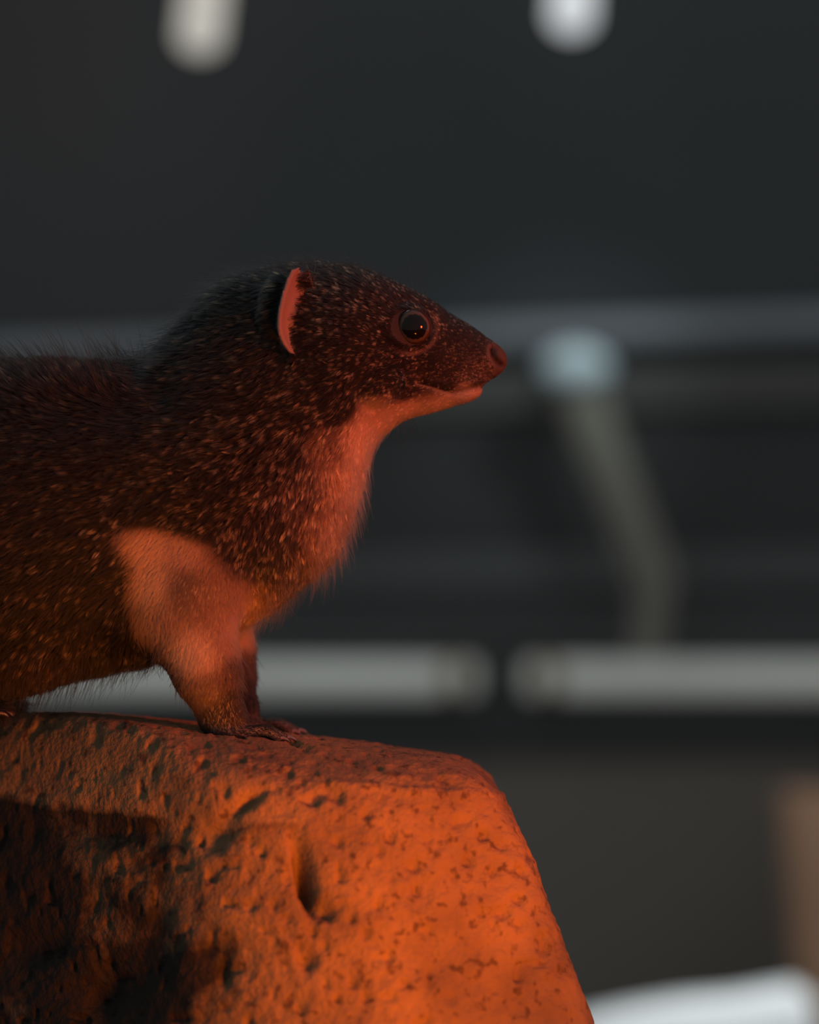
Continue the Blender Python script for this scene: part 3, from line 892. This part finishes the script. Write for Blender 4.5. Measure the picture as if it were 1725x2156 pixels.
def fur_mat():
    m, nt, out = new_mat('fur')
    N = nt.nodes; Lk = nt.links
    hi = N.new('ShaderNodeHairInfo')
    a1 = N.new('ShaderNodeAttribute'); a1.attribute_name = 'tone'
    a2 = N.new('ShaderNodeAttribute'); a2.attribute_name = 'tuft'
    # body colour of a strand: dark brown to cream
    c1 = N.new('ShaderNodeValToRGB')
    c1.color_ramp.elements[0].position = .0; c1.color_ramp.elements[0].color = (.0065, .0075, .0082, 1)
    c1.color_ramp.elements[1].position = .9; c1.color_ramp.elements[1].color = (.21, .14, .10, 1)
    e_ = c1.color_ramp.elements.new(.42); e_.color = (.012, .0115, .011, 1)
    Lk.new(a1.outputs['Fac'], c1.inputs['Fac'])
    # light band near the tip
    band = N.new('ShaderNodeValToRGB')
    cr = band.color_ramp; cr.elements[0].position = .45; cr.elements[0].color = (0, 0, 0, 1)
    cr.elements[1].position = .62; cr.elements[1].color = (1, 1, 1, 1)
    e_ = cr.elements.new(.85); e_.color = (1, 1, 1, 1); e_ = cr.elements.new(.97); e_.color = (0, 0, 0, 1)
    Lk.new(hi.outputs['Intercept'], band.inputs['Fac'])
    mu = N.new('ShaderNodeMath'); mu.operation = 'MULTIPLY'
    tm = N.new('ShaderNodeMapRange'); tm.inputs['From Min'].default_value = .80; tm.inputs['From Max'].default_value = .97
    Lk.new(a2.outputs['Fac'], tm.inputs['Value'])
    Lk.new(band.outputs['Color'], mu.inputs[0]); Lk.new(tm.outputs['Result'], mu.inputs[1])
    mu2 = N.new('ShaderNodeMath'); mu2.operation = 'MULTIPLY'
    tl = N.new('ShaderNodeMapRange'); tl.inputs['From Min'].default_value = .0; tl.inputs['From Max'].default_value = .4; tl.inputs['To Min'].default_value = .05
    Lk.new(a1.outputs['Fac'], tl.inputs['Value'])
    Lk.new(mu.outputs[0], mu2.inputs[0]); Lk.new(tl.outputs['Result'], mu2.inputs[1])
    mix = N.new('ShaderNodeMix'); mix.data_type = 'RGBA'
    Lk.new(mu2.outputs[0], mix.inputs[0]); Lk.new(c1.outputs['Color'], mix.inputs[6]); mix.inputs[7].default_value = (.66, .42, .22, 1)
    h = N.new('ShaderNodeBsdfHairPrincipled'); h.model = 'CHIANG'; h.parametrization = 'COLOR'
    h.inputs['Roughness'].default_value = .45; h.inputs['Radial Roughness'].default_value = .6; h.inputs['IOR'].default_value = 1.17
    Lk.new(mix.outputs[2], h.inputs['Color'])
    Lk.new(h.outputs[0], out.inputs['Surface'])
    return m
fm = fur_mat()
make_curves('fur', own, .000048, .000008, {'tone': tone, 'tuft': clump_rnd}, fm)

# guard hairs: sparse, longer, along the outline
gp, gn = sample(15000)
gX, gZ, gL = topx(gp)
keep = (np.abs(gn[:, 1]) < .75) & (gX < 830)
gp, gn = gp[keep], gn[keep]
gs, gf = strands(gp, gn, .2, lenmul=rng.uniform(1.3, 2.5, len(gp)), liftmul=1.25)
make_curves('guard_hair', gs, .000045, .000006, {'tone': np.clip(gf[:, 4] + .1, 0, 1), 'tuft': np.zeros(len(gp))}, fm)

# whiskers: fine dark hairs over the brow, cheek and chin
def whisker_set():
    spec = []
    for sd in (-1, 1):
        for (x, z, l, dx, dz, ln) in [(858, 612, 26, -.25, -1, 52), (872, 616, 30, -.12, -1, 70), (884, 622, 30, .05, -1, 80), (894, 628, 30, .35, -1, 60),
                                      (838, 886, 30, .05, 1, 70), (846, 884, 34, .25, 1, 58), (858, 882, 30, .45, 1, 60), (868, 880, 30, .6, 1, 45),
                                      (985, 800, 34, -1, .35, 60), (970, 790, 40, -1, .2, 70), (955, 800, 44, -1, .5, 60), (940, 785, 50, -1, .3, 70)]:
            spec.append((x, z, sd * l, dx, dz, ln, sd))
    P_ = []
    for (x, z, l, dx, dz, ln, sd) in spec:
        d = np.array([dx, dz]); d = d / np.linalg.norm(d); row = []
        for k in range(NP):
            t = svals[k]
            row.append(px3(x + d[0] * ln * t - 6 * t * t, z + d[1] * ln * t, l + sd * 22 * t))
        P_.append(row)
    return np.array(P_)
wp = whisker_set()
make_curves('whiskers', wp, .000045, .000008, {'tone': np.full(len(wp), .25), 'tuft': np.zeros(len(wp))}, fm)
print('verts', nV, 'strands', NS)
